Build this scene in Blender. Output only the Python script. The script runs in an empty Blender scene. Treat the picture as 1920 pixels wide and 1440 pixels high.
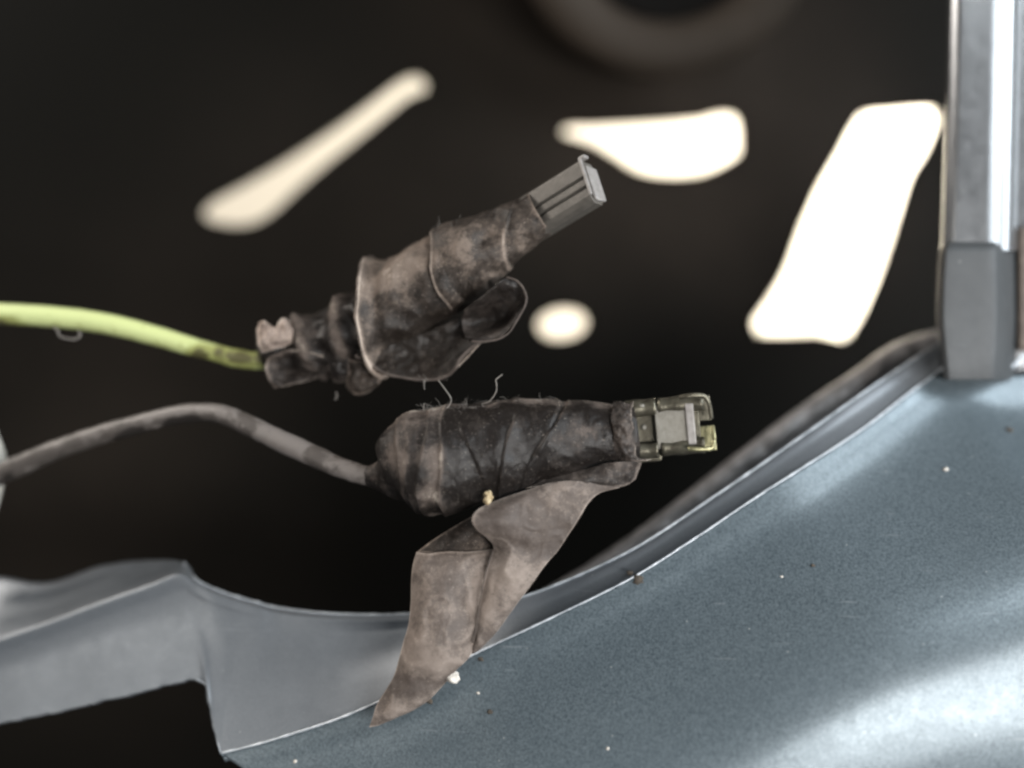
import bpy, bmesh, math, random
from mathutils import Vector, noise
from mathutils.geometry import delaunay_2d_cdt
random.seed(7)
sc = bpy.context.scene
COL = sc.collection
MM = 0.001
D, W0 = 150.0, 140.0           # camera distance to the focus plane, width seen there (mm)

# ------------------------------------------------------------------ camera
cam = bpy.data.cameras.new('camera'); camo = bpy.data.objects.new('camera', cam); COL.objects.link(camo)
camo.location = (0, -D*MM, 0); camo.rotation_euler = (math.radians(90), 0, 0)
cam.sensor_width = 36; cam.lens = 36*D/W0; cam.clip_start = 0.005; cam.clip_end = 5
cam.dof.use_dof = True; cam.dof.focus_distance = (D-3)*MM; cam.dof.aperture_fstop = 4.6
sc.camera = camo
# ------------------------------------------------------------------ world, lamps, exposure
w = bpy.data.worlds.new('World'); sc.world = w; w.use_nodes = True
bg = w.node_tree.nodes['Background']; bg.inputs[0].default_value = (0.85, 0.92, 1.0, 1); bg.inputs[1].default_value = 0.11
sc.view_settings.view_transform = 'Standard'; sc.view_settings.look = 'None'
sc.view_settings.exposure = 0.0; sc.view_settings.gamma = 1.0
def area(name, loc, target, size, power, color, size_y=None):
    l = bpy.data.lights.new(name, 'AREA'); l.energy = power; l.color = color
    l.shape = 'RECTANGLE'; l.size = size*MM; l.size_y = (size_y or size)*MM
    o = bpy.data.objects.new(name, l); COL.objects.link(o)
    o.location = Vector(loc)*MM
    o.rotation_euler = (Vector(target)-Vector(loc)).to_track_quat('-Z', 'Y').to_euler()
    return o
area('right_key_light', (430, -190, 150), (20, 0, -20), 170, 2.5, (0.86, 0.94, 1.0), 240)  # unseen cool key lamp at the right, aimed for the post highlight
area('upper_right_fill', (235, -255, 230), (30, 0, -25), 100, .5, (0.92, 0.97, 1.0), 100)  # fill lamp added to brighten the right part of the opening wall
area('upper_left_fill', (-330, -10, 260), (0, 0, -10), 130, 1.45, (1.0, 0.92, 0.84), 110)  # unseen warm fill lamp at the upper left, placed for ridge highlights
area('left_fill', (-330, -320, 30), (60, 0, 20), 70, .30, (1.0, 0.95, 0.88), 150)  # weak lamp added to light the left edge of the post
area('front_light', (205, -345, -60), (40, 0, -40), 260, 2.2, (1.0, 0.98, 0.96), 72)  # unseen strip lamp added to draw the glare on the broad face
area('backdrop_light', (200, 150, 80), (40, 240, 20), 110, 2.5, (1.0, 0.92, 0.78))  # lamp added behind the panel so the backdrop shines through the cut-outs
sc.cycles.filter_width = 2.6
# ------------------------------------------------------------------ helpers
def P(px, py, y=0.0):
    k = W0/1920*(D+y)/D
    return Vector(((px-960)*k, y, (720-py)*k))
def crom(a, b, c, d, t):
    return 0.5*((2*b)+(c-a)*t+(2*a-5*b+4*c-d)*t*t+(3*b-a-3*c+d)*t*t*t)
def spline(pts, n):
    """n samples of a Catmull-Rom curve through pts (tuples or Vectors), uniform in index"""
    m = len(pts)-1; out = []
    for i in range(n):
        u = i/(n-1)*m; k = min(int(u), m-1); t = u-k
        a = pts[k-1] if k > 0 else [2*p-q for p, q in zip(pts[0], pts[1])]
        d = pts[k+2] if k+2 <= m else [2*p-q for p, q in zip(pts[m], pts[m-1])]
        out.append(tuple(crom(a[j], pts[k][j], pts[k+1][j], d[j], t) for j in range(len(pts[0]))))
    return out
def lin(xs, ys, x):
    if x <= xs[0]: return ys[0]
    for i in range(len(xs)-1):
        if x <= xs[i+1]:
            t = (x-xs[i])/(xs[i+1]-xs[i]); return ys[i]+(ys[i+1]-ys[i])*t
    return ys[-1]
def sstep(a, b, x):
    t = max(0, min(1, (x-a)/(b-a))); return t*t*(3-2*t)
def gs(x, s): return math.exp(-(x/s)**2)
def nz(v, s, o=0.0): return noise.noise(Vector((v[0]*s+o, v[1]*s-o*.7, v[2]*s+o*1.3)))
def fr(v, s, o=0.0): return noise.fractal(Vector((v[0]*s+o, v[1]*s-o*.7, v[2]*s+o*1.3)), 1.15, 2.1, 3)

def crk(v, s, o=0.0):
    a = 1-2.4*abs(nz(v, s, o)); b2 = 1-2.4*abs(nz(v, s*2.3, o+7)); return a+.45*b2-.9
def tag(o, label, cat, group=None):
    o['label'] = label; o['category'] = cat
    if group: o['group'] = group
    return o
def thing(name, label, cat, base, group=None):
    o = bpy.data.objects.new(name, None); o.empty_display_size = 0.005; COL.objects.link(o)
    o.location = base*MM
    return tag(o, label, cat, group)
def obj(name, verts, faces, mat, parent=None, smooth=True, dust_light=None, facecam=False, solid=0, bevel=0, subsurf=0, offset=-1):
    root = parent
    while root and root.parent: root = root.parent
    base = root.location.copy() if root else Vector((0, 0, 0))
    me = bpy.data.meshes.new(name)
    me.from_pydata([Vector(v)*MM-base for v in verts], [], faces)
    if dust_light is not None:
        at = me.attributes.new('dust_light', 'FLOAT', 'POINT')  # holds real dust and dirt, plus painted light and shade
        at.data.foreach_set('value', [float(x) for x in dust_light])
    bm = bmesh.new(); bm.from_mesh(me)
    bmesh.ops.remove_doubles(bm, verts=bm.verts, dist=1e-7)
    if facecam:
        s = sum(f.normal.y*f.calc_area() for f in bm.faces)
        if s > 0: bmesh.ops.reverse_faces(bm, faces=bm.faces)
    else:
        bmesh.ops.recalc_face_normals(bm, faces=bm.faces)
    for f in bm.faces: f.smooth = smooth
    bm.to_mesh(me); bm.free()
    me.materials.append(mat)
    o = bpy.data.objects.new(name, me); COL.objects.link(o)
    if parent: o.parent = parent
    if solid:
        m = o.modifiers.new('solid', 'SOLIDIFY'); m.thickness = solid*MM; m.offset = offset; m.use_even_offset = False
    if bevel:
        m = o.modifiers.new('bevel', 'BEVEL'); m.width = bevel*MM; m.segments = 2; m.limit_method = 'ANGLE'; m.angle_limit = math.radians(35)
    if subsurf:
        m = o.modifiers.new('sub', 'SUBSURF'); m.levels = m.render_levels = subsurf
    return o
def grid_faces(nr, nc, wrap=False):
    f = []
    for i in range(nr-1):
        for j in range(nc if wrap else nc-1):
            k = (j+1) % nc
            f.append((i*nc+j, i*nc+k, (i+1)*nc+k, (i+1)*nc+j))
    return f
def patch(ctrl, nr, nc, world=False):
    """ctrl: rows of (px,py,y) -> dense grid of world points (mm)"""
    rows = [spline(r, nc) for r in ctrl]
    cols = [spline([rows[i][j] for i in range(len(rows))], nr) for j in range(nc)]
    return [[Vector(cols[j][i]) if world else P(*cols[j][i]) for j in range(nc)] for i in range(nr)]
def sheet(name, ctrl, nr, nc, mat, parent, wob=0.25, ws=0.35, seed=0, thick=0.13, edge=0.06, crease=0.0, dfun=None, edges=(1,1,1,1)):
    g = patch(ctrl, nr, nc); vs = []; du = []
    for i in range(nr):
        for j in range(nc):
            v = g[i][j].copy()
            n = fr(v, ws, seed)*wob + nz(v, ws*3.1, seed+5)*wob*.28
            cr = abs(nz(v, ws*1.1, seed+9)); cr = crease*max(0, 0.16-cr)/0.16
            v.y += n - cr - wob*.5*crk(v, ws*.6, seed+2)
            u, w_ = i/(nr-1), j/(nc-1)
            e = 0
            if edges[0]: e = max(e, 1-u/edge)
            if edges[1]: e = max(e, 1-(1-u)/edge)
            if edges[2]: e = max(e, 1-w_/edge)
            if edges[3]: e = max(e, 1-(1-w_)/edge)
            d = 0.42+0.55*fr(v, 0.14, seed+3)+cr*1.2
            if dfun: d += dfun(u, w_)
            vs.append(v); du.append(max(0, min(1.6, max(d, 0)+1.1*max(0, e))))
    return obj(name, vs, grid_faces(nr, nc), mat, parent, dust_light=du, facecam=True, solid=thick)
def tube(name, ctrl, ns, nt, mat, parent, rf=None, df=None, cap=True, flat=1.0, start=None, thick=0, solid=0, rim=0):
    """ctrl: (px,py,y,half-width px); rf(s,th,p)->radius delta in mm; s is the px coordinate along the screen x"""
    cl = spline(ctrl, ns); pts = [P(*c[:3]) for c in cl]
    vs = []; du = []
    for i in range(ns):
        t = (pts[min(i+1, ns-1)]-pts[max(i-1, 0)]).normalized()
        up = Vector((0, 0, 1)); up = (up-t*up.dot(t)).normalized(); fw = t.cross(up)
        if fw.y > 0: fw = -fw                       # towards the camera
        r = cl[i][3]*W0/1920*(D+cl[i][2])/D
        for j in range(nt):
            th = 2*math.pi*j/nt
            d0 = up*math.sin(th)+fw*math.cos(th)*flat
            s = cl[i][0]
            q = pts[i]+d0*r
            rr = r+(rf(s, th, q) if rf else 0)
            off = start(th) if start else 0
            q = pts[i]+d0*rr+t*off*(1-i/(ns-1))
            vs.append(q); du.append(df(s, th, q) if df else 0)
    fs = grid_faces(ns, nt, True)
    if rim:
        loop = vs[:nt]; rv = []; m = 8
        for j in range(nt):
            t = (loop[(j+1) % nt]-loop[j-1]).normalized(); a = (loop[j]-pts[0]).normalized(); b2 = t.cross(a)
            k = rim*(1+.5*nz(loop[j], .8, 5)+.3*nz(loop[j], 3, 5))
            rv += [loop[j]+(a*math.cos(q*2*math.pi/m)+b2*math.sin(q*2*math.pi/m))*k for q in range(m)]
        rfaces = [(j*m+q, j*m+(q+1) % m, ((j+1) % nt)*m+(q+1) % m, ((j+1) % nt)*m+q) for j in range(nt) for q in range(m)]
    if cap:
        vs += [pts[0], pts[-1]]; du += [du[0], du[-nt] if len(du) > nt else 0]
        a, b = len(vs)-2, len(vs)-1
        for j in range(nt):
            fs.append((a, (j+1) % nt, j)); fs.append((b, (ns-1)*nt+j, (ns-1)*nt+(j+1) % nt))
    o = obj(name, vs, fs, mat, parent, dust_light=du, solid=solid)
    if rim: obj('tape_edge', rv, rfaces, M_tape, o, dust_light=[.75+.4*nz(q_, .5, 3) for q_ in rv])
    return o

# ------------------------------------------------------------------ materials
def new_mat(name):
    m = bpy.data.materials.new(name); m.use_nodes = True
    nt = m.node_tree; return m, nt, nt.nodes['Principled BSDF']
class N:
    def __init__(s, nt): s.nt = nt; s.tc = nt.nodes.new('ShaderNodeTexCoord')
    def noise(s, scale, detail=5, rough=.6, stretch=None, dist=0):
        mp = s.nt.nodes.new('ShaderNodeMapping'); s.nt.links.new(s.tc.outputs['Object'], mp.inputs[0])
        mp.inputs['Scale'].default_value = [1000*(x) for x in (stretch or (1, 1, 1))]
        n = s.nt.nodes.new('ShaderNodeTexNoise'); n.inputs['Scale'].default_value = scale
        n.inputs['Detail'].default_value = detail; n.inputs['Roughness'].default_value = rough
        n.inputs['Distortion'].default_value = dist
        s.nt.links.new(mp.outputs[0], n.inputs['Vector']); return n.outputs['Fac']
    def vor(s, scale):
        mp = s.nt.nodes.new('ShaderNodeMapping'); s.nt.links.new(s.tc.outputs['Object'], mp.inputs[0])
        mp.inputs['Scale'].default_value = (1000, 1000, 1000)
        n = s.nt.nodes.new('ShaderNodeTexVoronoi'); n.inputs['Scale'].default_value = scale
        s.nt.links.new(mp.outputs[0], n.inputs['Vector']); return n
    def ramp(s, fac, stops):
        r = s.nt.nodes.new('ShaderNodeValToRGB'); s.nt.links.new(fac, r.inputs[0])
        el = r.color_ramp.elements
        while len(el) < len(stops): el.new(0.5)
        for e, (p, c) in zip(el, stops):
            e.position = p; e.color = (c, c, c, 1) if isinstance(c, (int, float)) else (*c, 1)
        return r.outputs[0]
    def mix(s, fac, a, b):
        m = s.nt.nodes.new('ShaderNodeMix'); m.data_type = 'RGBA'
        if isinstance(fac, (int, float)): m.inputs[0].default_value = fac
        else: s.nt.links.new(fac, m.inputs[0])
        for k, v in ((6, a), (7, b)):
            if isinstance(v, tuple): m.inputs[k].default_value = (*v, 1)
            else: s.nt.links.new(v, m.inputs[k])
        return m.outputs[2]
    def math(s, op, a, b=None, clamp=False):
        m = s.nt.nodes.new('ShaderNodeMath'); m.operation = op; m.use_clamp = clamp
        for k, v in ((0, a), (1, b)):
            if v is None: continue
            if isinstance(v, (int, float)): m.inputs[k].default_value = v
            else: s.nt.links.new(v, m.inputs[k])
        return m.outputs[0]
    def attr(s, name):
        a = s.nt.nodes.new('ShaderNodeAttribute'); a.attribute_name = name; return a.outputs['Fac']
    def bump(s, h, strength, dist, prev=None):
        b = s.nt.nodes.new('ShaderNodeBump'); b.inputs['Strength'].default_value = strength
        b.inputs['Distance'].default_value = dist*MM; s.nt.links.new(h, b.inputs['Height'])
        if prev: s.nt.links.new(prev, b.inputs['Normal'])
        return b.outputs[0]

def tape_material(name, dark, dusty, pale, bias=0.0, rough0=.42, spec=.45):
    m, nt, b = new_mat(name); n = N(nt)
    big = n.noise(.30, 4, .6); mid = n.noise(1.5, 6, .68); fine = n.noise(7, 3, .7)
    s = n.math('ADD', n.math('MULTIPLY', big, .9), n.math('MULTIPLY', mid, .8))
    s = n.math('ADD', s, n.math('SUBTRACT', n.math('MULTIPLY', fine, .8), .22))
    s = n.math('ADD', n.math('SUBTRACT', s, 1.03-bias), n.math('MULTIPLY', n.attr('dust_light'), .62))
    f = n.ramp(s, [(0.04, 0.0), (.30, .22), (.62, 1.0)])
    c = n.mix(f, dark, dusty)  # dusty tint also carries the painted light
    c = n.mix(n.ramp(s, [(.78, 0.0), (1.05, 1.0)]), c, pale)
    sp = n.ramp(n.noise(4.2, 3, .6), [(.64, 0.0), (.71, 1.0)])
    c = n.mix(n.math('MULTIPLY', sp, .55), c, pale)
    nt.links.new(c, b.inputs['Base Color'])
    nt.links.new(n.ramp(s, [(0, rough0), (.7, .85)]), b.inputs['Roughness'])
    b.inputs['Specular IOR Level'].default_value = spec
    nb = n.bump(n.noise(.6, 3, .5), .35, .5); nb = n.bump(fine, .4, .09, nb)
    nt.links.new(nb, b.inputs['Normal']); return m
M_tape = tape_material('aged_black_tape', (.013, .010, .008), (.150, .118, .096), (.37, .31, .26), bias=.0, spec=.24)
M_tape_dark = tape_material('glossy_black_tape', (.010, .008, .007), (.102, .082, .070), (.31, .27, .23), bias=-.06, rough0=.40, spec=.24)
M_flap = tape_material('dusty_tape_back', (.062, .049, .042), (.200, .164, .140), (.35, .30, .26), bias=.12, rough0=.55, spec=.3)

M_tan = tape_material('tan_tape_residue', (.13, .10, .085), (.36, .29, .245), (.46, .40, .35), bias=.1, rough0=.7, spec=.2)
def paint(name, base, alt, metallic=.35, rough=.36, speck=.5):
    m, nt, b = new_mat(name); n = N(nt)
    fine = n.noise(3.0, 4, .8); big = n.noise(.09, 4, .6)
    f = n.ramp(fine, [(.33, 0.0), (.67, 1.0)])
    c = n.mix(n.math('MULTIPLY', f, speck), base, alt)
    c = n.mix(n.ramp(big, [(.45, 0.0), (.75, .35)]), c, tuple(min(1, x*1.35+.03) for x in base))
    # specks of grit and small dark stains
    v = n.vor(.17); d = n.ramp(v.outputs['Distance'], [(.012, 1.0), (.035, 0.0)])
    c = n.mix(n.math('MULTIPLY', d, .5), c, (.04, .045, .045))
    v2 = n.vor(.33); d2 = n.ramp(v2.outputs['Distance'], [(.02, 1.0), (.05, 0.0)])
    c = n.mix(n.math('MULTIPLY', d2, .35), c, (.62, .64, .62))
    # hairline scratches
    sc_ = n.ramp(n.noise(.32, 2, .5, (.35, .35, 5.5)), [(.715, 0.0), (.74, 1.0)])
    c = n.mix(n.math('MULTIPLY', sc_, .10), c, (.55, .58, .60))
    nt.links.new(c, b.inputs['Base Color'])
    b.inputs['Metallic'].default_value = metallic
    nt.links.new(n.ramp(n.noise(.5, 5, .65), [(.3, rough-.03), (.7, rough+.05)]), b.inputs['Roughness'])
    nb = n.bump(fine, .35, .04)
    nt.links.new(nb, b.inputs['Normal']); return m
M_paint = paint('blue_grey_paint', (.042, .058, .069), (.165, .200, .220), rough=.33, speck=.75)
M_paint2 = paint('grey_wall_paint', (.125, .138, .152), (.200, .216, .232), metallic=.4, rough=.36, speck=.5)
M_post = paint('silver_post_paint', (.17, .175, .18), (.23, .235, .24), metallic=.7, rough=.22, speck=.3)
M_collar = paint('dark_collar_paint', (.030, .033, .035), (.042, .046, .048), metallic=.0, rough=.6, speck=.3)

def simple(name, col, rough=.5, metal=0, col2=None, scale=.5, bump=.2, lo=.4, hi=.6, spec=.5):
    m, nt, b = new_mat(name); n = N(nt)
    f = n.ramp(n.noise(scale, 5, .65), [(lo, 0.0), (hi, 1.0)])
    nt.links.new(n.mix(f, col, col2 or tuple(x*.7 for x in col)), b.inputs['Base Color'])
    b.inputs['Roughness'].default_value = rough; b.inputs['Metallic'].default_value = metal
    b.inputs['Specular IOR Level'].default_value = spec
    nt.links.new(n.bump(n.noise(scale*4, 4, .6), bump, .12), b.inputs['Normal']); return m
M_ledge = simple('dark_grey_gasket', (.34, .33, .33), .42, .1, (.19, .185, .185), .35)
M_panel = simple('dark_brown_panel', (.008, .0065, .0055), .6, 0, (.004, .004, .0038), .02, .1, spec=.12)
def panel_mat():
    m, nt, b = new_mat('glow_tinted_panel'); n = N(nt)
    s_ = n.math('MULTIPLY', n.attr('dust_light'), n.math('ADD', n.noise(.03, 4, .6), .5))
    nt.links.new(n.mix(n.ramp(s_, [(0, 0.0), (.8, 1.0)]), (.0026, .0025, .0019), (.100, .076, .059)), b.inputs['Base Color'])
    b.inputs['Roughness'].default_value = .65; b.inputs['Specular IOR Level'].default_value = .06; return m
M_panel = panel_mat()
M_ring = simple('dull_brown_metal', (.040, .030, .022), .7, 0, (.028, .021, .015), .05, spec=.2)
M_black = simple('black_socket', (.006, .0055, .005), .9, spec=.05)
M_backdrop = simple('cream_backdrop', (.80, .76, .68), .9, 0, (.78, .74, .66), .01, 0)
M_brown = simple('brown_rubber', (.10, .078, .06), .7, 0, (.07, .052, .04), .6)
M_pale = simple('pale_plastic', (.5, .5, .46), .6)
M_grit = simple('white_grit', (.62, .59, .54), .8, 0, (.45, .41, .36), 1.2)
M_dirt = simple('dark_crumb', (.07, .055, .04), .9, 0, (.03, .025, .02), 2)
M_crumb = simple('yellow_crumb', (.42, .35, .22), .8, 0, (.3, .22, .12), 2)
M_hair = simple('grey_lint', (.22, .20, .18), .7)
M_tin = simple('dull_tin', (.15, .14, .105), .36, .7, (.06, .052, .038), .9, .5, .35, .7)
M_tin2 = simple('brushed_tin', (.21, .20, .175), .5, .3, (.15, .14, .115), 1.4, .5, .3, .7)
M_brass = simple('tarnished_brass', (.36, .34, .20), .30, .8, (.18, .165, .09), 1.0, .4, .35, .7)
M_conn = simple('grey_tinned_shell', (.125, .115, .10), .5, .2, (.082, .074, .065), .8, .5, .3, .7)
M_conn2 = simple('pale_shell_rim', (.30, .285, .27), .5, .2, (.20, .185, .175), 1.0, .4, .3, .7)

def wire_mat(name, clean, dirty, dark, lo, hi):
    m, nt, b = new_mat(name); n = N(nt)
    a = n.attr('dust_light')
    s = n.math('ADD', n.noise(.45, 5, .65), a)
    c = n.mix(n.ramp(s, [(lo, 0.0), (hi, 1.0)]), clean, dirty)
    c = n.mix(n.ramp(s, [(hi+.12, 0.0), (min(1.0, hi+.26), 1.0)]), c, dark)
    nt.links.new(c, b.inputs['Base Color']); b.inputs['Roughness'].default_value = .48
    nt.links.new(n.bump(n.noise(1.6, 4, .6), .3, .2), b.inputs['Normal']); return m
M_green = wire_mat('yellow_green_insulation', (.50, .56, .25), (.28, .30, .10), (.085, .08, .03), .50, .66)
M_grey = wire_mat('dirty_grey_insulation', (.135, .120, .110), (.062, .053, .047), (.014, .011, .009), .40, .53)

# ------------------------------------------------------------------ setting behind: added bright backdrop and pierced dark panel
def box_faces(): return [(0,1,2,3),(4,7,6,5),(0,4,5,1),(1,5,6,2),(2,6,7,3),(3,7,4,0)]
wv = [(x, y, z) for y in (250, 256) for x, z in ((-600, -420), (600, -420), (600, 420), (-600, 420))]
o = obj('added_backdrop', wv, box_faces(), M_backdrop, smooth=False); o['kind'] = 'structure'  # added backdrop sheet, put in to show bright through the cut-outs

YP = 90.0
slots = {
 'slot': [(372,402),(378,384),(400,366),(440,345),(500,312),(560,275),(640,222),(700,178),(740,148),(768,134),(792,138),(806,158),(800,176),(780,184),(764,192),(700,245),(620,310),(560,362),(520,400),(490,420),(460,429),(420,428),(385,418)],
 'half_moon': [(1044,250),(1062,228),(1110,226),(1220,221),(1310,214),(1345,205),(1375,204),(1392,222),(1396,262),(1392,290),(1370,308),(1330,328),(1300,335),(1250,337),(1205,331),(1175,318),(1140,295),(1105,275),(1065,264)],
 'parallelogram': [(1406,612),(1412,592),(1440,552),(1470,500),(1495,430),(1530,350),(1570,280),(1602,222),(1625,204),(1680,198),(1750,194),(1764,208),(1762,238),(1740,290),(1715,330),(1690,410),(1655,520),(1625,590),(1600,632),(1580,643),(1555,638),(1525,632),(1470,635),(1420,632)],
 'ellipse': [(1054+49*math.cos(t*math.pi/12), 607-32*math.sin(t*math.pi/12+.12)) for t in range(24)],
}
def smooth_loop(pts, n):
    m = len(pts); out = []
    for i in range(n):
        u = i/n*m; k = int(u); t = u-k
        out.append(tuple(crom(pts[(k-1) % m][c], pts[k % m][c], pts[(k+1) % m][c], pts[(k+2) % m][c], t) for c in (0, 1)))
    return out
def shrink(L, d):
    out = []; n = len(L); ar = sum(L[i-1][0]*L[i][1]-L[i][0]*L[i-1][1] for i in range(n)); sg = 1 if ar > 0 else -1
    for i in range(n):
        tx, ty = L[(i+1) % n][0]-L[i-1][0], L[(i+1) % n][1]-L[i-1][1]; k = math.hypot(tx, ty)
        out.append((L[i][0]-sg*d*ty/k, L[i][1]+sg*d*tx/k))
    return out
loops = [[P(x, y, YP) for x, y in shrink(smooth_loop(v, 60), {'slot': 8, 'ellipse': 5}.get(k, 10))] for k, v in slots.items()]
def inside(x, z, loop):
    c = False
    for i in range(len(loop)):
        a, b2 = loop[i], loop[i-1]
        if (a.z > z) != (b2.z > z) and x < (b2.x-a.x)*(z-a.z)/(b2.z-a.z)+a.x: c = not c
    return c
pts2 = []; edges = []
for L in loops:
    k = len(pts2); pts2 += [Vector((p.x, p.z)) for p in L]
    edges += [(k+i, k+(i+1) % len(L)) for i in range(len(L))]
for i in range(-32, 33):
    for j in range(-26, 27):
        x, z = i*7.0+random.uniform(-.3, .3), j*7.0
        if any(inside(x, z, L) for L in loops): continue
        pts2.append(Vector((x, z)))
cv, _, cf, *_ = delaunay_2d_cdt(pts2, edges, [], 0, 1e-5)
pv = []
for v in cv:
    q = Vector((v.x, 0, v.y)); near = min(min((Vector((p.x, 0, p.z))-q).length for p in L) for L in loops)
    y = YP
    pv.append((v.x, y, v.y))
pf = []
for f in cf:
    cx = sum(cv[i].x for i in f)/3; cz = sum(cv[i].y for i in f)/3
    if not any(inside(cx, cz, L) for L in loops): pf.append(tuple(f))
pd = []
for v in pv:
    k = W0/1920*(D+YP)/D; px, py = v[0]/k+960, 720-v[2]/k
    d = .75*gs(math.hypot(px-1330, (py-300)*1.3), 330)+.55*gs(math.hypot(px-1180, (py+20)*2.2), 330)+.25*gs(math.hypot(px-600, py-380), 260)+.30*gs(math.hypot(px-150, py-1000), 420)  # brown glow around the cut-outs, painted into the panel colour
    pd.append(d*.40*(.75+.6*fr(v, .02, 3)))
panel = obj('pierced_panel', pv, pf, M_panel, smooth=False, facecam=True, dust_light=pd, solid=1.6)
tag(panel, 'dark brown inner panel with four bright cut-outs showing an added pale backdrop behind', 'panel')

# round flange at the top of the cavity
def lathe(prof, n, c, axis_tilt=0.0, sx=1.0):
    vs = []
    for r, y in prof:
        for j in range(n):
            a = 2*math.pi*j/n
            x, z = r*math.cos(a)*sx, r*math.sin(a)
            vs.append((c.x+x, c.y+y*math.cos(axis_tilt)-z*math.sin(axis_tilt), c.z+z*math.cos(axis_tilt)+y*math.sin(axis_tilt)))
    return vs, grid_faces(len(prof), n, True)
fc = P(1262, -160, 62)
fl = thing('socket_flange', 'blurred round brown flange with black centre at the top edge', 'flange', fc)
v, f = lathe([(31.0, 8), (30.4, 1.6), (28.8, .2), (26, -.3), (22.0, .4), (20.0, 2.2), (19.2, 6), (19.0, 12)], 64, fc, .35)
obj('flange_ring', v, f, M_ring, fl)
v, f = lathe([(18.9, 3), (12, 5), (6, 9), (.2, 10)], 48, fc, .35)
obj('socket_cup', v, f, M_black, fl)

# ------------------------------------------------------------------ plastic housing
H = thing('plastic_housing', 'blue-grey painted plastic housing with curved opening edge across the bottom and right', 'housing', P(1300, 1300, -5))
# station table: edge point of the opening (px,py,y) and direction in which the broad face runs off
A = [(414,1412,3.0),(480,1396,2.4),(560,1372,1.8),(640,1345,1.3),(720,1311,.8),(810,1268,.4),(890,1226,0),(1030,1160,-.3),(1180,1086,0),(1300,1011,1.2),(1418,932,2.8),(1500,880,4.5),(1613,807,8.3),(1705,737,12.3),(1765,693,15.5),(1850,706,16.5),(1960,700,18),(2080,690,20)]
Dr = [(.86,.42),(.75,.65),(.66,.75),(.6,.8),(.56,.83),(.53,.85),(.51,.86),(.5,.865),(.5,.865),(.51,.86),(.53,.85),(.53,.85),(.5,.86),(.45,.89),(.38,.92),(.3,.95),(.22,.97),(.15,.99)]
offs = [0, 3, 8, 30, 70, 120, 190, 260, 310, 360, 420, 480, 540, 600, 680, 760, 880]
dep  = [0, -.30, -.42, -.8, -1.5, -2.9, -5.2, -7.6, -9.2, -10.5, -11.6, -12.2, -12.5, -12.55, -12.2, -11.2, -8.5]
ctrl = []
for of, dp in zip(offs, dep):
    row = []
    for (ax, ay, yy), (dx, dy) in zip(A, Dr):
        base = P(ax, ay, yy)
        k = W0/1920*of*(D+yy)/D*(1 if of < 30 else lin([1180, 1340, 1765], [.82, .82, .98], ax))
        row.append((base.x+dx*k, base.y*(1-.75*sstep(20, 420, of))+dp, base.z-dy*k))
    ctrl.append(row)
g = patch(ctrl, 120, 150, world=True)
vs = [g[i][j] for i in range(120) for j in range(150)]
obj('broad_face', vs, grid_faces(120, 150), M_paint, H, facecam=True, solid=1.5)

# wall of the opening with the tab on the left
T = [(-160,1060,29),(-60,1072,27),(0,1082,25.5),(90,1092,22.5),(190,1061,21.5),(280,1050,19.0),(345,1055,14.4),(368,1086,12),(395,1101,11.4),(424,1112,11.05),(452,1121,10.8),(485,1130,10.6),(520,1139,10.4),(620,1150,8.6),(760,1151,6.6),(880,1138,5.2),(1000,1112,4.2),(1180,1033,3.9),(1340,930,5.6),(1500,820,8.3),(1620,736,12.3),(1700,682,16.2),(1765,640,19.2)]
R = [(-160,1260,16.5),(-60,1222,15.2),(0,1199,14.4),(90,1168,13.6),(190,1130,12.7),(280,1098,11.9),(335,1078,11.3),(366,1096,10.9),(396,1112,10.3),(425,1123,9.95),(454,1132,9.6),(487,1141,9.2),(523,1150,8.9),(626,1162,7.5),(764,1163,5.7),(886,1150,4.4),(1006,1124,3.5),(1183,1040,3.3),(1342,937,5.0),(1500,828,7.8),(1620,744,11.8),(1702,690,15.7),(1765,648,18.7)]
Bt = [(-160,1392,13.2),(-60,1368,12.0),(0,1356,11.2),(100,1337,10),(200,1313,8.8),(290,1291,7.9),(368,1274,7.2),(388,1290,6.2),(398,1352,4.7),(413,1411,3.0),(424,1409,2.85),(480,1396,2.4),(560,1372,1.8),(640,1345,1.3),(780,1284,.55),(890,1226,0),(1030,1160,-.3),(1180,1086,0),(1330,990,1.5),(1500,880,4.5),(1620,802,8.5),(1700,741,12.1),(1765,693,15.5)]
def mixp(a, b, t, dy=0): return (a[0]+(b[0]-a[0])*t, a[1]+(b[1]-a[1])*t, a[2]+(b[2]-a[2])*t+dy)
NC = 260
Ts, Rs, Bs = spline(T, NC), spline(R, NC), spline(Bt, NC)
rows = [[mixp(a, r, u, dy*lin([280, 400, 520], [1.7, 1.0, .3], a[0])) for a, r in zip(Ts, Rs)] for u, dy in ((0, 0), (.3, -.1), (.62, -.35), (.85, -.6))]
rows += [[mixp(r, b, u, dy*(lin([280, 400, 520], [1.7, 1.0, .3], r[0]) if u < .3 else 1)) for r, b in zip(Rs, Bs)] for u, dy in ((0, -.7), (.07, -.55), (.17, -.25), (.4, 0.15), (.7, .15), (.95, 0), (1, 0))]
for k_, am in ((5, .5), (6, .9), (7, .8), (8, .2)):
    rows[k_] = [(x, y, z+am*gs(x-700, 150)) for x, y, z in rows[k_]]
vs = []; NR = 44
for j in range(NC):
    c = spline([r[j] for r in rows], NR); vs.append([P(*q) for q in c])
flat = []
for i in range(NR):
    for j in range(NC):
        v = vs[j][i].copy(); t = i/(NR-1)
        # a slightly ragged moulded edge along the tab and the notch
        px = v.x/(W0/1920)+960
        if t > .93: v.z += (.25*nz(v, .9, 2)+.12*nz(v, 2.7, 4))*(1-sstep(310, 360, px))
        if t < .05: v.z += .10*nz(v, .8, 6)
        flat.append(v)
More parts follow.
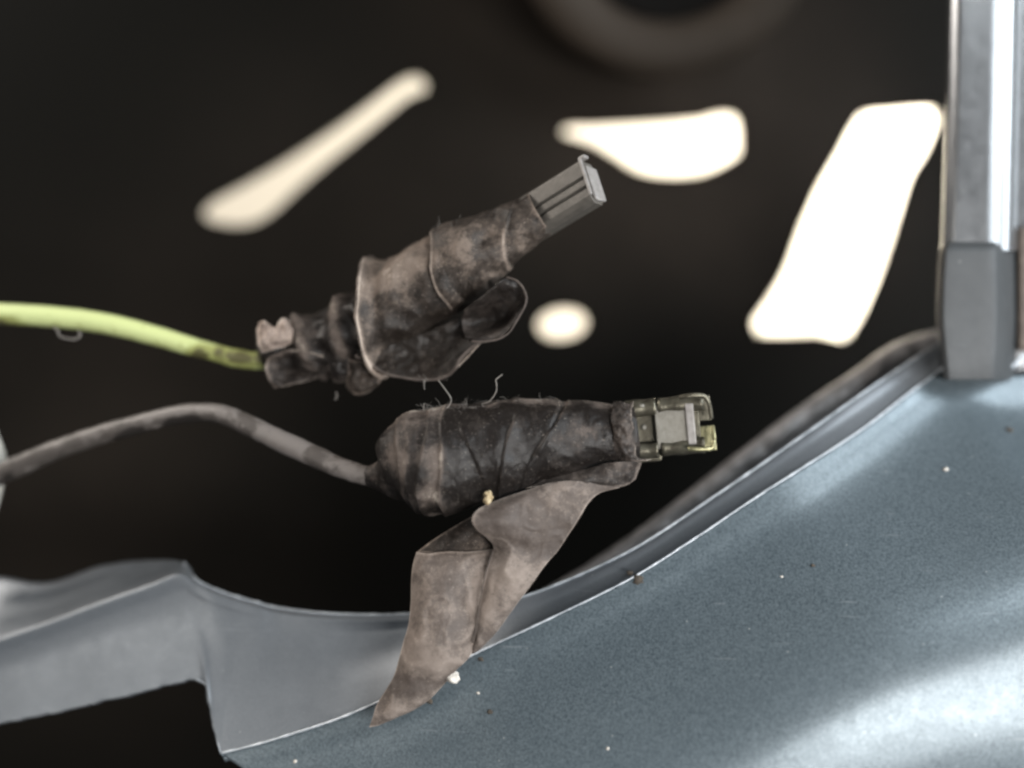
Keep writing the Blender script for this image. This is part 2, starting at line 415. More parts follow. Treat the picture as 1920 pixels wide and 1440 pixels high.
obj('opening_wall', flat, grid_faces(NR, NC), M_paint2, H, facecam=True, solid=1.3)
# worn bright arris along both edges of the wall (rounded moulding bead, real thickness)
def bead(name, pts, r, mat, parent, n=240, seed=0):
    cl = spline(pts, n)
    ctrl_ = [(x, y, z, r) for x, y, z in cl]
    return tube(name, ctrl_, n, 10, mat, parent, rf=lambda s, th, q: .07*nz(q, .9, seed)+.03*nz(q, 3, seed))
M_edge = simple('worn_edge_paint', (.62, .66, .70), .35, .3, (.34, .37, .40), .6, .4, .3, .65)
bead('edge_bead', [(x, y, z-.25) for x, y, z in A[:15]], 1.9, M_edge, H, seed=1)
bead('edge_bead', [(x, y, z-.1) for x, y, z in T[6:]], 1.5, M_edge, H, seed=2)
bead('edge_bead', [(x, y, z-.1) for x, y, z in [(368,1274,7.2),(386,1284,6.9),(393,1315,6.2),(400,1358,5.0),(414,1412,3.0)]], 1.5, M_edge, H, n=60, seed=3)
bead('edge_bead', [(1765,693,15.2),(1800,692,15.6),(1840,698,16),(1870,700,16.4),(1900,686,17),(1925,660,18)], 3.0, M_edge, H, n=60, seed=4)

# gasket ledge lying deeper, behind the wall on the right
C = [(900,1190,13),(950,1150,13.5),(1010,1112,14),(1100,1058,15),(1200,990,16),(1300,914,17.5),(1400,836,19),(1500,762,21),(1600,696,24),(1660,653,26),(1712,630,27),(1790,612,29)]
rws = []
for d_, yy in ((0, 3.5), (4, 1.2), (12, 0), (26, -.5), (36, -.3), (46, .3), (60, .2), (90, -.6), (120, 0)):
    rws.append([(x+d_*.55, y+d_*.83, z+yy) for x, y, z in C])
g = patch(rws, 40, 160)
vs = []
for i in range(40):
    for j in range(160):
        v = g[i][j].copy(); v.y += .45*nz(v, .35, 8)+.18*nz(v, 1.1, 8); vs.append(v)
obj('gasket_ledge', vs, grid_faces(40, 160), M_ledge, H, facecam=True, solid=1.5)

# post on the right with its collar
def column(name, secs, mat, parent, nr=40, nc=40, **k):
    g = patch(secs, nr, nc)
    return obj(name, [g[i][j] for i in range(nr) for j in range(nc)], grid_faces(nr, nc), mat, parent, facecam=True, solid=1.2, **k)
def sec(py, xl, xr, y, dl=10):
    return [(xl-3, py, y+dl), (xl-2, py, y+4.5), (xl, py, y+1.7), (xl+10, py, y+.7), (xl+20, py, y+.1), (xl+27, py, y), (xl+60, py, y), (xr-66, py, y), (xr-54, py, y+.03), (xr-34, py, y+.42), (xr-16, py, y+.85), (xr-5, py, y+2.0), (xr, py, y+4.8), (xr+3, py, y+12)]
column('post', [sec(py, lin([-200, 200, 470], [1784, 1777, 1768], py), lin([-200, 470], [1920, 1906], py), 11.5) for py in (-220, -100, 0, 120, 240, 340, 420, 452, 462, 470)], M_post, H, nr=90, nc=80)
cs = []
for py, g_, yo in ((452, -6, 1.2), (458, 0, .2), (466, 3, -.4), (480, 5, -.6), (540, 9, -.6), (600, 10, -.6), (650, 6, -.6), (690, 2, -.5), (712, 0, -.2)):
    xl, xr, y = 1771-g_, 1900+g_*.4, 10.6+yo
    cs.append([(xl-3, py, y+14), (xl-1, py, y+5), (xl, py, y+1.8), (xl+6, py, y+.3), (xl+16, py, y), (xl+60, py, y), (xr-42, py, y+.1), (xr-30, py, y+.8), (xr-14, py, y+3.2), (xr, py, y+8), (xr+8, py, y+16)])
column('collar', cs, M_collar, H, nr=70, nc=70)
v = []
for (x, y_, z) in ((1909, 660, 17), (1990, 660, 17), (1990, 425, 17), (1909, 425, 17), (1904, 660, 22), (1990, 660, 22), (1990, 425, 22), (1904, 425, 22)): v.append(P(x, y_, z))
obj('seal_strip', v, box_faces(), M_brown, H, smooth=False, bevel=.6)
v = []
for (x, y_, z) in ((1892, 760, 24), (2100, 760, 24), (2100, -200, 24), (1892, -200, 24), (1892, 760, 30), (2100, 760, 30), (2100, -200, 30), (1892, -200, 30)): v.append(P(x, y_, z))
obj('side_wall', v, box_faces(), M_post, H, smooth=False, bevel=.8)

# ------------------------------------------------------------------ upper connector with the yellow-green wire
U = thing('taped_connector', 'upper taped connector on the yellow-green wire pointing up to the right', 'wire connector', P(860, 540, 6), 'taped wire connectors')
gw = [(-220,566,18,21),(-90,580,17,21),(0,588,16,20),(100,594,15.5,19.5),(200,607,15,19),(300,632,14.5,18),(360,650,14,17),(400,660,14,15.5),(440,671,13.5,17),(475,676,13,16),(520,680,12.5,15)]
def gd(s, th, q):
    d = -.12+.62*sstep(340, 440, s)*(.6+.4*math.sin(th*2+1))
    d += .42*gs(s-378, 16)*max(0, -math.sin(th-.4)+.4)
    d += .45*gs(s-15, 28)*max(0, -math.sin(th)+.2)
    d += .16*max(0, -math.sin(th))
    return d
tube('wire', gw, 160, 28, M_green, U, rf=lambda s, th, q: .05*nz(q, .5, 1)+.10*nz(q, .8, 4)*sstep(340, 420, s), df=gd)

# crumpled left end
core = [(492,676,13,18),(500,672,13,38),(520,666,12.8,46),(560,655,12.4,52),(610,640,11.8,58),(660,622,11,66),(710,598,10,70),(760,570,9,68)]
def crf(s, th, q):
    r = 1.0*fr(q, .17, 4)+.55*crk(q, .22, 9)
    r += .6*gs(s-(652+18*math.sin(th)+10*nz(q, .2, 2)), 13)-.6*gs(s-(620+16*math.sin(th)), 17)
    r += .7*gs(s-(585-8*math.sin(th)), 14)-.5*gs(s-548, 14)
    r += .5*abs(nz(q, .35, 21))
    return r
def cdf(s, th, q):
    return max(0, .15+1.0*gs(s-(656+10*math.sin(th)), 14)+.55*gs(s-(585-8*math.sin(th)), 12)+.8*fr(q, .25, 2))
tube('tape_core', core, 130, 110, M_tape_dark, U, rf=crf, df=cdf)
sheet('tape_scrap', [[(484,604,9),(498,602,8.4),(512,616,7.4),(530,596,8.2),(545,604,9)],
                    [(481,622,8),(503,616,7.2),(526,616,7),(548,618,7.6),(558,632,9.4)],
                    [(483,646,7.4),(505,642,6.6),(528,637,6.8),(546,638,7.6),(552,646,9.4)],
                    [(488,662,8.6),(506,658,8.4),(526,652,8.4),(540,648,9),(548,650,10.4)]], 34, 40, M_tan, U, wob=.6, ws=.6, seed=3, edge=.1)
sheet('tape_scrap', [[(500,672,9),(516,664,8),(540,657,7.2),(570,659,7),(600,666,7.4),(616,672,8)],
                    [(498,690,8.4),(518,690,9.4),(545,686,10.2),(575,686,10.0),(602,688,8.8),(620,684,7.8)],
                    [(504,712,8.2),(524,716,8.6),(548,708,9.8),(576,706,9.6),(600,700,8.6),(620,692,8.2)],
                    [(514,728,9),(530,724,8.6),(552,720,9.4),(576,714,9.2),(598,706,9),(616,698,10)]], 44, 54, M_tape_dark, U, wob=.6, ws=.5, seed=11, edge=.09)
sheet('tape_scrap', [[(650,672,8),(664,676,7.6),(690,672,7.4),(712,684,8)],
                    [(655,690,8.2),(668,698,7.0),(690,694,7.6),(716,706,7.8)],
                    [(648,718,8),(668,724,7),(690,722,7),(712,716,8)],
                    [(652,730,8.6),(668,740,8),(690,736,8.2),(712,718,8.8)]], 30, 34, M_tape, U, wob=.7, ws=.5, seed=16, edge=.09)
sheet('tape_scrap', [[(612,660,8),(630,664,7),(655,668,7.4)],
                    [(616,690,8),(634,696,7.4),(655,700,8)],
                    [(626,716,9.4),(638,718,9),(652,714,9.4)]], 22, 22, M_tape_dark, U, wob=.5, ws=.5, seed=18, edge=.12)

# middle wrap: a loose cone open towards the wire
wrapA = [(694,603,9.4,97),(710,592,9.2,93),(735,577,8.8,86),(765,560,8.2,82),(800,536,7.5,79),(850,504,6.6,74),(900,474,5.6,66)]
def arf(s, th, q):
    r = .40*fr(q, .14, 14)+.28*crk(q, .17, 19)
    r += .55*gs(s-694, 9)-.55*gs(s-722, 15)*(.4+.6*gs(math.sin(th)-.2, .7))
    r += .5*gs(math.sin(th-.35)-.25, .22)*gs(s-770, 45)-.4*gs(math.sin(th)+.15, .2)*gs(s-740, 30)
    return r
def adf(s, th, q):
    return max(0, .2+1.3*gs(s-695, 3.0)+.65*gs(math.sin(th)-.42, .34)*gs(s-775, 60)+.55*fr(q, .3, 7)+.18-.75*sstep(-.35, -.75, math.sin(th))*sstep(720, 760, s)+.35*sstep(.0, .3, math.sin(th)))  # dusty rim; lit top and shaded underside painted in as well
tube('tape_wrap', wrapA, 120, 150, M_tape, U, rf=arf, df=adf, cap=False, solid=.25,
     rim=.16, start=lambda th: -.1+(5.4 if math.sin(th) > 0 else 3.0)*math.sin(th)+.35*math.sin(3*th+1))
# right wrap, lying over the middle one; its edge runs steeply across
wrapB = [(846,504,6.4,79),(866,492,6,77),(890,478,5.4,72),(920,459,4.8,64),(950,440,4.2,57),(985,419,3.5,51),(1014,401,3,48)]
def brf(s, th, q):
    r = .32*fr(q, .16, 24)+.22*crk(q, .19, 29)
    r -= .75*gs(s-930, 16)*gs(math.sin(th)-.05, .25)
    r += .45*gs(s-900, 22)*gs(math.sin(th)+.1, .4)
    r -= .28*sstep(0, 1, (s-(966+26*math.sin(th)))/3)       # underlying turn of tape steps down
    return r
def bdf(s, th, q):
    return max(0, .34+1.2*gs(s-846, 2.2)+.5*fr(q, .3, 31)+.9*gs(s-(964+26*math.sin(th)), 3.0)*sstep(.2, -.3, math.sin(th))+.7*gs(s-1014, 2.5)+.5*gs(s-900, 30)*gs(math.sin(th)+.2, .4))
tube('tape_wrap', wrapB, 130, 150, M_tape, U, rf=brf, df=bdf, cap=False, solid=.22,
     rim=.11, start=lambda th: -1.3+2.6*max(0, math.sin(th))-1.2*max(0, -math.sin(th))+.2*math.sin(4*th))
# skirt hanging under the wraps
sheet('tape_skirt', [[(672,640,6.0),(720,640,5.6),(770,632,5.4),(815,616,5.0),(850,600,5.0),(876,590,5)],
                    [(668,668,5.6),(706,672,5.4),(770,672,5.4),(820,658,5.0),(856,634,4.4),(888,615,4)],
                    [(668,672,4.8),(710,690,4.6),(768,696,4.4),(820,690,3.8),(858,664,3.0),(896,636,2.4)],
                    [(670,676,5.0),(715,698,4.4),(770,710,3.8),(826,710,3.0),(860,686,2.2),(900,645,2.2)]], 50, 80, M_tape, U, wob=.35, ws=.4, seed=22, edge=.07, edges=(0,1,0,0), dfun=lambda u, v: -.75*(1-sstep(.72, .95, u)))  # shade of the hollow under the wraps painted in above the rim
bead('skirt_rim', [(666,667,4.4),(690,678,5),(715,697,4.4),(745,706,3.8),(790,712,3.4),(830,709,3.0),(852,693,2.4),(862,674,2),(884,652,2),(905,640,2)], 2.6, M_flap, U, n=120, seed=31)
# round lobe and its hollow
sheet('tape_lobe', [[(872,580,1.5),(900,560,.2),(925,540,-.4),(944,524,0),(958,520,1.5)],
                   [(866,600,3.4),(902,590,4.2),(935,572,3.0),(962,548,1.4),(978,534,.8)],
                   [(868,618,3.0),(904,612,4.4),(940,600,3.2),(970,572,1.2),(986,556,.2)],
                   [(874,632,.6),(906,632,.6),(938,622,.2),(966,598,-.2),(984,574,.2)],
                   [(884,642,1.0),(910,642,.4),(934,636,0),(955,616,0),(976,590,.6)]], 54, 60, M_tape_dark, U, wob=.3, ws=.5, seed=41, edge=.05, edges=(0,1,0,1))
bead('lobe_rim', [(950,520,.8),(966,525,.4),(980,539,.2),(987,557,0),(983,577,-.2),(968,603,-.3),(954,624,-.2),(934,636,-.1),(908,640,0),(884,640,.2)], 1.9, M_flap, U, n=110, seed=33)

# grooved metal shell of the upper connector
def frame(c, ax, wd):
    ax = ax.normalized(); wd = (wd-ax*wd.dot(ax)).normalized(); return c, ax, wd, ax.cross(wd)
def prism(name, fr_, prof, l0, l1, mat, parent, bevel=.12, closed=True, shear=0):
    """prof: (w,t) outline in mm across the width/thickness, pushed from l0 to l1 along the axis"""
    c, ax, wd, th = fr_; n = len(prof); vs = []
    for l in (l0, l1):
        for a, b in prof: vs.append(c+ax*(l+shear*a)+wd*a+th*b)
    fs = [(i, (i+1) % n, n+(i+1) % n, n+i) for i in range(n)] + [tuple(range(n)), tuple(range(2*n-1, n-1, -1))]
    return obj(name, vs, fs, mat, parent, smooth=False, bevel=bevel)
p0, p1 = P(1014, 401, 3), P(1110, 342, -2.0)
ax = (p1-p0)
Lx = ax.length
wd = Vector((.50, -.32, .80)); F = frame(p0, ax, wd)
if F[3].y > 0: F = (F[0], F[1], F[2], -F[3])            # thickness axis towards the camera
hw, ht = 3.15, 1.55
prof = [(-hw+.6, -ht), (hw-.2, -ht), (hw, -ht+.3), (hw, ht-.25), (hw-.3, ht), (.75, ht), (.65, ht-.45), (.35, ht-.45), (.25, ht), (-.65, ht), (-.75, ht-.45), (-1.05, ht-.45), (-1.15, ht), (-hw+.9, ht), (-hw+.2, ht-.35), (-hw-.2, ht-.9), (-hw-.1, -ht+.6)]
shell = prism('terminal_shell', F, prof, -2.5, Lx, M_conn, U, bevel=.10)
rim = [(-hw+.3, -ht+.1), (hw-1.0, -ht+.1), (hw-1.0, ht-.4), (-hw+.4, ht-.4), (-hw+.0, ht-1.0)]
prism('shell_rim', F, rim, Lx, Lx+.55, M_conn2, shell, bevel=.18)
prism('shell_rim', F, [(-hw+.9, ht-.28), (hw+.2, ht-.28), (hw+.2, ht+.12), (-hw+.9, ht+.12)], Lx-.15, Lx+.28, M_conn2, shell, bevel=.1)
prism('shell_hook', F, [(hw-.1, ht-1.1), (hw+.35, ht-1.1), (hw+.35, ht+.1), (hw-.1, ht+.1)], Lx-.1, Lx+.95, M_conn2, shell, bevel=.15)
# ------------------------------------------------------------------ lower connector with the grey wire
Lw = thing('taped_connector', 'lower taped connector on the grey wire with an open tin spade terminal', 'wire connector', P(960, 840, 0), 'taped wire connectors')
yw = [(-200,960,17,20),(-90,922,16,20),(0,889,15,19.5),(60,862,14,19),(119,838,13,18.5),(180,818,12,18.5),(237,802,11,18.5),(300,785,10,18),(356,775,9,18),(400,775,8,18),(435,783,7,18.5),(475,802,6,19),(515,822,5,20),(555,840,4.2,20),(594,858,3.4,20),(645,878,2.4,19),(693,893,1.6,18),(730,896,1,18)]
def yd(s, th, q):
    d = -.06+.34*max(0, -math.sin(th+.15))*sstep(150, 240, s)*(1-sstep(430, 500, s))+.10*(1-sstep(100, 260, s))
    d += 1.1*gs(s-345, 95)*max(0, -math.sin(th)+.15)*(.6+1.5*nz(q, .35, 8))
    d -= .22*gs(s-530, 45)
    d += .30*nz(q, .22, 3)
    return d
tube('wire', yw, 240, 28, M_grey, Lw, rf=lambda s, th, q: .16*nz(q, .22, 2)+.08*nz(q, .9, 3), df=yd)
lc = [(690,893,1.6,19),(705,893,1.4,26),(722,892,1.1,36),(738,888,.8,54),(756,879,.5,78),(785,871,.2,93),(815,866,0,96),(850,858,0,94),(900,848,0,90),(950,841,0,88),(1000,833,0,82),(1050,827,0,76),(1100,821,0,69),(1150,817,0,62),(1184,812,0,57),(1192,811,0,50)]
laps = [(758,12,7,.5),(776,16,7,.45),(800,26,8,.5),(828,20,13,.65),(886,-18,12,.35),(948,34,12,.6),(1012,62,18,.55),(1158,16,8,.35)]
def lrf(s, th, q):
    r = .45*fr(q, .15, 54)+.17*crk(q, .2, 59)+.05*nz(q, 1.8, 9)
    sn = math.sin(th)
    for c, sl, w_, a in laps:
        d = s-(c+sl*sn+14*nz(q, .14, c))
        r += a*1.1*sstep(-2.5, 2.5, d)*math.exp(-max(0, d)/(w_*2.6))*(1-.6*sstep(.45, .95, sn))*(.7+.8*nz(q, .2, c+3))
    r -= .45*sstep(0, 1, (s-(1015+40*sn))/10)-.2
    return r*sstep(690, 740, s)*.95
def ldf(s, th, q):
    sn = math.sin(th); d = -.02+.75*fr(q, .28, 61)
    for c, sl, w_, a in laps: d += 1.1*a*gs(s-(c+sl*sn+14*nz(q, .14, c))-1, 4)*max(0, .6+1.2*nz(q, .3, c))
    d += .8*gs(s-(820+22*sn), 15)+.55*gs(s-(770+10*sn), 18)*sstep(-.8, .5, sn)
    d += .7*sstep(.8, 1.0, sn)*sstep(720, 780, s)
    d += .25*gs(s-1060, 45)*gs(sn-.15, .4)+.6*gs(s-1165, 14)
    d += .35*gs(s-785, 50)*sstep(-.7, .2, sn)+.25*gs(s-1090, 60)  # dust on the left bulb; highlight painted in at the right
    d -= .45*gs(s-910, 42)+.4*sstep(-.2, -.8, sn)*sstep(850, 900, s)  # darker centre, and shade painted along the underside
    return max(0, d)
tube('tape_wrap', lc, 330, 180, M_tape_dark, Lw, rf=lrf, df=ldf)
# dust film lumps along the lap of tape
def blob(name, c, r, mat, parent=None, seed=0, sq=(1, 1, 1), n=2, amp=.35):
    bm = bmesh.new(); bmesh.ops.create_icosphere(bm, subdivisions=n, radius=1)
    vs = []
    for v in bm.verts:
        k = 1+amp*nz(v.co, 1.3, seed)
        vs.append(c+Vector((v.co.x*sq[0], v.co.y*sq[1], v.co.z*sq[2]))*r*k)
    fs = [tuple(x.index for x in f.verts) for f in bm.faces]; bm.free()
    return obj(name, vs, fs, mat, parent)

# spade terminal
p0, p1 = P(1183, 806, -1.0), P(1335, 793, -2.6)
F = frame(p0, p1-p0, Vector((.09, 0, 1)))
if F[3].y > 0: F = (F[0], F[1], F[2], -F[3])
Lt = (p1-p0).length; hw = 3.75
term = prism('spade_terminal', F, [(-hw, -2.0), (hw, -2.0), (hw+.1, -1.5), (hw-.4, -1.15), (-hw+.4, -1.15), (-hw-.1, -1.5)], -2.0, Lt-1.6, M_tin, Lw, bevel=.1)
# back plate continues past the tongue, split at the end
prism('end_tip', F, [(.35, -2.0), (hw, -2.0), (hw, -1.5), (.35, -1.5)], Lt-1.6, Lt+.05, M_tin, term, bevel=.12)
prism('end_tip', F, [(-hw, -2.0), (-.35, -2.0), (-.35, -1.5), (-hw, -1.5)], Lt-1.6, Lt+.35, M_brass, term, bevel=.12)
def roll(sgn, l0, l1, r, c0, mat, name='rolled_side', a0=-100, a1=150, tk=.45, taper=0):
    c, ax, wd, th = F; nA = 14; nL = 14; vs = []
    for i in range(nL):
        l = l0+(l1-l0)*i/(nL-1); rr = r*(1-taper*i/(nL-1))*(1+.05*math.sin(l*2.1))
        for j in range(nA):
            a = math.radians(a0+(a1-a0)*j/(nA-1))
            vs.append(c+ax*l+wd*sgn*(c0+rr*math.cos(a))+th*(-.85+rr*math.sin(a)*1.15))
    return obj(name, vs, grid_faces(nL, nA), mat, term, facecam=True, solid=tk, offset=0)
roll(1, .3, 3.6, 1.05, hw-1.0, M_tin)
roll(-1, .3, 3.4, 1.0, hw-.8, M_tin)
roll(1, 3.9, Lt-.9, .95, hw-.95, M_tin)
roll(-1, 3.9, Lt-1.2, .95, hw-.95, M_tin)
# bright rolled lips at the mouth
def lipbar(pts, r, mat, name='mouth_lip'):
    return tube(name, [(x, y, z, r) for x, y, z in pts], 40, 12, mat, term, flat=.8)
lipbar([(1274,745,-4.0),(1292,742,-4.4),(1308,741,-4.4),(1320,743,-4.2),(1328,752,-4.0),(1332,768,-3.6),(1334,784,-3.2)], 4.6, M_tin)
lipbar([(1290,841,-4.0),(1305,842,-4.2),(1322,842,-4.2),(1334,840,-4.0),(1339,828,-3.8),(1338,812,-3.6),(1336,801,-3.2)], 4.6, M_brass)
# raised tongue with its bright folded edge
ton = prism('tongue', F, [(-2.95, -1.15), (2.95, -1.15), (3.0, .0), (2.8, .2), (-2.8, .2), (-3.0, .0)], 3.35, 8.1, M_tin2, term, bevel=.15, shear=.0)
prism('tongue_edge', F, [(-2.7, .0), (2.9, .0), (2.9, .45), (2.7, .58), (-2.5, .58), (-2.7, .4)], 7.5, 8.6, M_conn2, ton, bevel=.2)
prism('crimp_band', F, [(-3.9, -1.4), (3.9, -1.4), (4.0, -.4), (3.4, .8), (3.0, .9), (2.9, .5), (3.5, -.6), (-3.5, -.6), (-2.9, .5), (-3.0, .9), (-3.4, .8), (-4.0, -.4)], -.5, .35, M_tin, term, bevel=.1)
c, axv, wdv, thv = F
blob('dimple', c+axv*1.75+wdv*.2+thv*-1.0, .42, M_tin2, term, 3, (1, .6, 1), 2, .1)
blob('dimple', c+axv*1.8+wdv*3.1+thv*.35, .36, M_tin2, term, 4, (1.2, .6, .8), 2, .1)
prism('side_flange', F, [(-hw-.95, -1.9), (-hw+.2, -1.9), (-hw+.2, -1.3), (-hw-.75, -1.3)], -.3, 5.2, M_tin, term, bevel=.15, shear=.35)

sheet('tape_scrap', [[(1150,752,-1.6),(1164,752,-2.4),(1178,757,-2.6),(1188,752,-1.8)],
                    [(1146,785,-4.2),(1162,788,-5.0),(1174,782,-4.8),(1184,778,-4.0)],
                    [(1150,815,-4.4),(1164,812,-5.2),(1180,818,-4.9),(1192,822,-4.0)],
                    [(1148,845,-3.6),(1166,846,-4.6),(1178,852,-4.4),(1194,856,-3.2)],
                    [(1160,872,-2.4),(1176,870,-3.2),(1196,866,-3.2),(1222,862,-2.4)]], 60, 30, M_tape_dark, Lw, wob=.45, ws=.7, seed=62, edge=.08, edges=(0,1,0,1))
# loose end of tape hanging from the lower connector
sheet('tape_tail', [[(1040,880,-1.5),(1090,880,-3.0),(1140,868,-4.2),(1180,866,-4.2),(1204,868,-2.6)],
                   [(1010,902,-3.4),(1070,900,-4.6),(1130,898,-4.4),(1175,890,-3.6),(1198,882,-2.2)],
                   [(985,915,-4.4),(1060,906,-4.8),(1125,912,-4.2),(1168,912,-3.2),(1192,898,-2.2)]], 30, 50, M_tape_dark, Lw, wob=.35, ws=.4, seed=71, edge=.12, edges=(0,1,0,1))
flapR = [[(1030,905,-4.6),(1060,901,-4.9),(1095,903,-4.7),(1130,910,-4.3),(1162,914,-3.8)],
         [(968,925,-5.0),(1010,922,-5.6),(1055,920,-5.4),(1095,922,-4.8),(1124,925,-4.2)],
         [(905,949,-5.8),(950,950,-6.6),(1010,950,-6.2),(1060,948,-5.2),(1103,944,-4.6)],
         [(885,970,-7.4),(935,975,-7.6),(995,975,-6.4),(1045,978,-5.2),(1085,974,-4.6)],
         [(892,992,-7.2),(940,998,-7.2),(990,1002,-6.0),(1030,1006,-4.8),(1065,1004,-4.2)],
         [(914,1010,-5.8),(950,1022,-6.0),(985,1030,-5.2),(1018,1036,-4.4),(1045,1034,-4.0)],
         [(925,1030,-4.0),(950,1045,-5.6),(978,1056,-5.4),(1003,1062,-4.8),(1022,1060,-4.4)],
         [(912,1070,-4.4),(938,1080,-6.0),(962,1090,-6.2),(985,1096,-5.6),(1001,1090,-5.0)],
         [(899,1133,-4.8),(918,1134,-6.0),(937,1136,-6.2),(953,1138,-5.8),(968,1134,-5.2)],
         [(890,1195,-4.9),(900,1190,-5.4),(911,1188,-5.6),(921,1190,-5.6),(931,1186,-5.2)],
         [(880,1226,-4.6),(884,1226,-4.8),(888,1226,-4.9),(892,1224,-4.8),(897,1222,-4.6)]]
sheet('tape_flap', flapR, 130, 60, M_flap, Lw, wob=.30, ws=.22, seed=75, edge=.025, crease=.12, edges=(0,0,1,1),
      dfun=lambda u, v: .35*gs(v, .12)*(u < .6)+.3*gs(u-.68, .1)-.55*gs(u-.46, .10)*gs(v-.72, .25)-.12)  # dusty edge, plus the fold's dark band painted in as shade
flapL = [[(781,1035,-1.6),(805,1037,-2.4),(840,1034,-3.0),(880,1034,-3.0),(925,1030,-2.6)],
         [(774,1060,-2.2),(800,1062,-3.8),(840,1060,-4.6),(880,1058,-4.2),(920,1048,-3.4)],
         [(771,1090,-2.6),(797,1092,-4.6),(835,1092,-5.4),(875,1090,-4.8),(912,1072,-4.2)],
         [(770,1130,-3.0),(795,1132,-5.4),(832,1132,-6.0),(868,1130,-5.2),(904,1106,-4.6)],
         [(766,1170,-3.2),(792,1172,-5.8),(826,1172,-6.4),(862,1168,-5.4),(898,1140,-4.8)],
         [(756,1205,-3.2),(782,1208,-6.0),(818,1210,-6.6),(856,1206,-5.6),(892,1186,-5.0)],
         [(748,1235,-3.2),(775,1240,-5.6),(810,1246,-6.2),(848,1240,-5.4),(884,1226,-4.8)],
         [(738,1268,-3.2),(765,1272,-4.9),(796,1276,-5.2),(828,1268,-4.8),(858,1254,-4.2)],
         [(722,1296,-3.2),(748,1300,-4.8),(776,1304,-5.0),(804,1300,-4.6),(832,1284,-3.8)],
         [(706,1322,-3.2),(730,1326,-4.2),(754,1328,-4.5),(778,1326,-4.2),(800,1316,-3.6)],
         [(700,1342,-3.0),(716,1344,-3.6),(732,1345,-3.8),(748,1342,-3.6),(764,1337,-3.2)],
         [(692,1364,-2.6),(697,1363,-2.8),(702,1362,-2.9),(708,1361,-2.8),(714,1359,-2.6)]]
sheet('tape_flap', flapL, 150, 80, M_flap, Lw, wob=.36, ws=.20, seed=85, edge=.02, crease=.16, edges=(1,1,1,1),
      dfun=lambda u, v: .25*gs(u-.5, .12)-.45*gs(u-.68, .05)-.45*gs(u-.22, .16)*gs(v-.68, .2)-.15*sstep(.75, .95, u))  # fold shading painted in: lighter middle, darker bands
sheet('tape_fold', [[(885,968,-1.0),(898,975,-1.4),(912,985,-1.6),(930,1000,-1.4)],
                   [(850,988,-1.0),(872,1000,-1.8),(900,1010,-2.0),(930,1018,-1.6)],
                   [(815,1010,-1.2),(848,1018,-1.9),(890,1022,-2.2),(930,1028,-1.8)],
                   [(780,1036,-1.6),(825,1037,-2.2),(880,1036,-2.4),(930,1034,-2.2)]], 40, 40, M_tape, Lw, wob=.25, ws=.3, seed=90, edge=.06, edges=(1,1,1,0), dfun=lambda u, v: -.15)
bead('crease_ridge', [(925,1030,-4.2),(912,1070,-4.9),(904,1106,-5.2),(898,1140,-5.3),(892,1182,-5.3),(886,1205,-5.2)], 1.3, M_flap, Lw, n=90, seed=39)

# ------------------------------------------------------------------ small loose things
tag(blob('grit_grain', P(851,1271,-4.0), .80, M_grit, None, 5, (1, .8, .95), 3, .5), 'largest white grit grain on the housing just right of the hanging tape tip', 'grit', 'grit grains on the housing')
def onface(px, py):
    """depth of the housing face at a pixel (nearest grid point)"""
    best = min(FG, key=lambda q: (q[0]-px)**2+(q[1]-py)**2); return best[2]
gF = patch(ctrl, 90, 120, world=True); FG = []
for r_ in gF:
    for q in r_:
        k = W0/1920*(D+q.y)/D; FG.append((q.x/k+960, 720-q.z/k, q.y))
bits = [(897,1300,.42,M_grit,'small pale grit grain below and right of the largest white grain'),
        (920,1336,.55,M_dirt,'dark flat crumb on the housing below the pale grit grains'),
        (806,1315,.60,M_dirt,'dark crumb under the lower edge of the hanging tape'),
        (902,1236,.48,M_dirt,'dark crumb just below the bright housing edge beside the tape'),
        (1197,1088,.95,M_dirt,'brown dirt clump stuck on the bright housing edge'),
        (1182,1074,.55,M_dirt,'small dark clump on the inner wall beside the brown dirt clump'),
        (1466,1082,.40,M_grit,'pale speck alone in the middle of the housing face'),
        (1774,880,.62,M_grit,'pale speck on the upper right of the housing face'),
        (1524,1060,.32,M_dirt,'tiny dark speck right of the pale speck on the housing face'),
        (1893,806,.62,M_dirt,'dark speck near the right edge of the housing face'),
        (1140,1404,.42,M_grit,'pale speck on the housing at the bottom, left of the white glare'),
        (554,1428,.55,M_grit,'elongated pale flake at the bottom edge near the notch')]
for k, (x, y, r, m, lb) in enumerate(bits):
    yy = onface(x, y)
    if (x, y) == (1182, 1074): yy = .6
    tag(blob('grit_grain' if m is M_grit else 'dirt_crumb', P(x, y, yy-.05), r*(.45 if m is M_grit else .7), m, None, 10+k, (1.2, .5, .9), 2, .8), lb, 'grit' if m is M_grit else 'crumb')
c1 = tag(blob('straw_crumb', P(915,933,-6.2), .8, M_crumb, None, 44, (.75, .6, 1.0), 3, 1.1), 'small yellow crumb caught between the lower connector and the tape flap', 'crumb')
def hair(pts, r, label, name='lint_fibre'):
    o = tube(name, [(x, y, z, r) for x, y, z in pts], 36, 6, M_hair, None); tag(o, label, 'lint fibre'); return o
hair([(904,757,-1.0),(918,752,-1.6),(930,735,-2.2),(931,720,-2.4),(930,712,-2.2),(942,702,-2)], .95, 'thin curved lint fibre standing alone above the lower connector')
hair([(826,775,-2),(838,765,-2.2),(846,752,-2.6),(843,742,-2.8),(836,732,-2.8),(822,713,-2.2)], 1.1, 'bent lint fibre reaching from the lower connector up to the tape skirt')
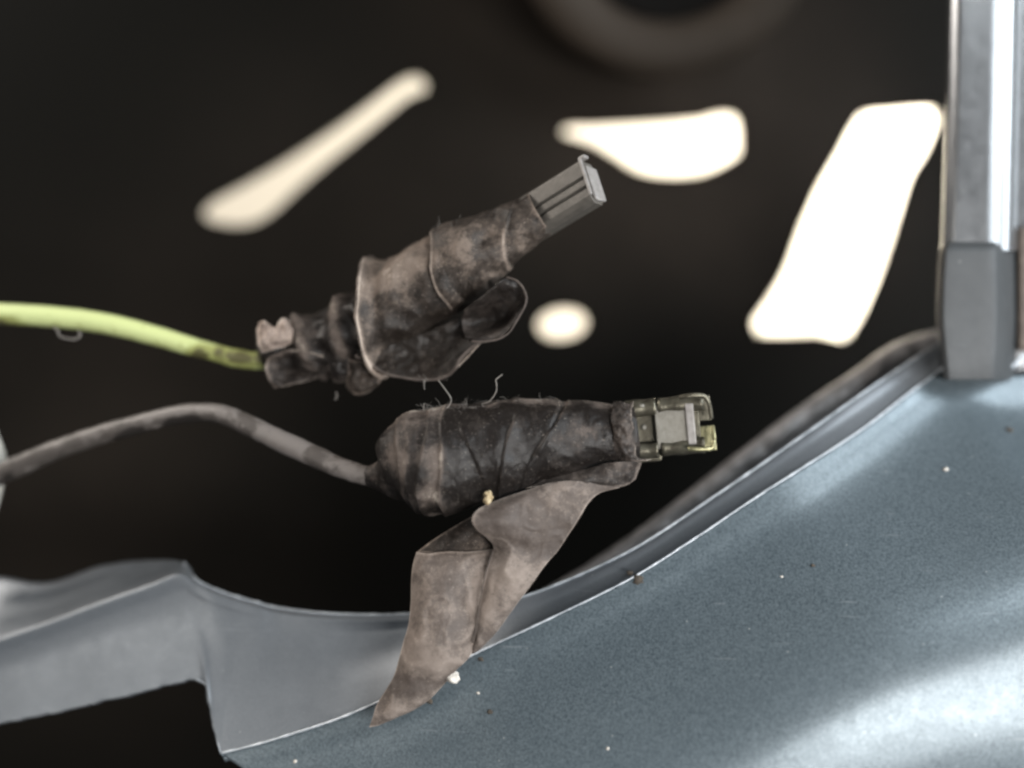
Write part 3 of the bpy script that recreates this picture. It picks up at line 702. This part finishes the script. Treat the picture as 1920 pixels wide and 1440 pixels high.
hair([(795,790,-1),(794,772,-1.4),(795,756,-1.6)], .7, 'short straight lint fibre left of the bent one')
hair([(797,712,1),(795,722,.8),(796,730,.8)], .8, 'tiny lint fibre hanging under the tape skirt')
hair([(100,612,12),(108,620,11.6),(112,630,11.6),(124,634,11.6),(140,636,11.8),(150,630,12),(148,620,12.4)], 1.4, 'curly lint fibre hanging under the yellow-green wire')
hair([(630,735,8),(632,742,8),(628,750,8)], .9, 'tiny lint fibre below the crumpled end of the upper tape')
# fuzz on top of the lower connector and on top of the upper wrap
fv, ff = [], []
def fuzz(cx, cy, cz, spread, n, ln):
    for _ in range(n):
        p = P(cx+random.uniform(-spread, spread), cy+random.uniform(-5, 5), cz+random.uniform(-1.2, 1.2))
        d = Vector((random.uniform(-1, 1), random.uniform(-.8, .4), random.uniform(.1, .9))).normalized()
        L_ = random.uniform(.35, 1.5)
        for s in range(4):
            q = p+d*ln*L_*random.uniform(.2, .35); d = (d+Vector((random.uniform(-.7, .7), random.uniform(-.5, .5), random.uniform(-.8, .4)))).normalized()
            a = Vector((.013, 0, .013)); k = len(fv)
            fv.extend([p-a, p+a, q+a, q-a, p+Vector((0, .02, 0)), q+Vector((0, .02, 0))])
            ff.extend([(k, k+1, k+2, k+3), (k+1, k+4, k+5, k+2), (k+4, k, k+3, k+5)]); p = q
fuzz(850, 768, -1.5, 50, 60, 1.5); fuzz(905, 764, -2, 30, 16, 1.0); fuzz(850, 432, 4, 40, 40, 1.5); fuzz(800, 712, 2, 40, 14, 1.0); fuzz(990, 752, -2, 60, 18, .8)
o = obj('lint_fuzz', fv, ff, M_hair); o['kind'] = 'stuff'; tag(o, 'fine grey lint fuzz clinging to the tape wraps of both connectors', 'lint')
# pale piece at the left edge behind the grey wire
o = tube('pale_cord', [(-70,700,22,15),(-40,770,21,14),(-14,830,20,14),(-4,862,20,14),(-8,900,20,14),(-24,960,20,14),(-60,1030,21,14)], 60, 18, M_pale, None)
tag(o, 'pale cord just visible at the left edge crossing behind the grey wire', 'cord')
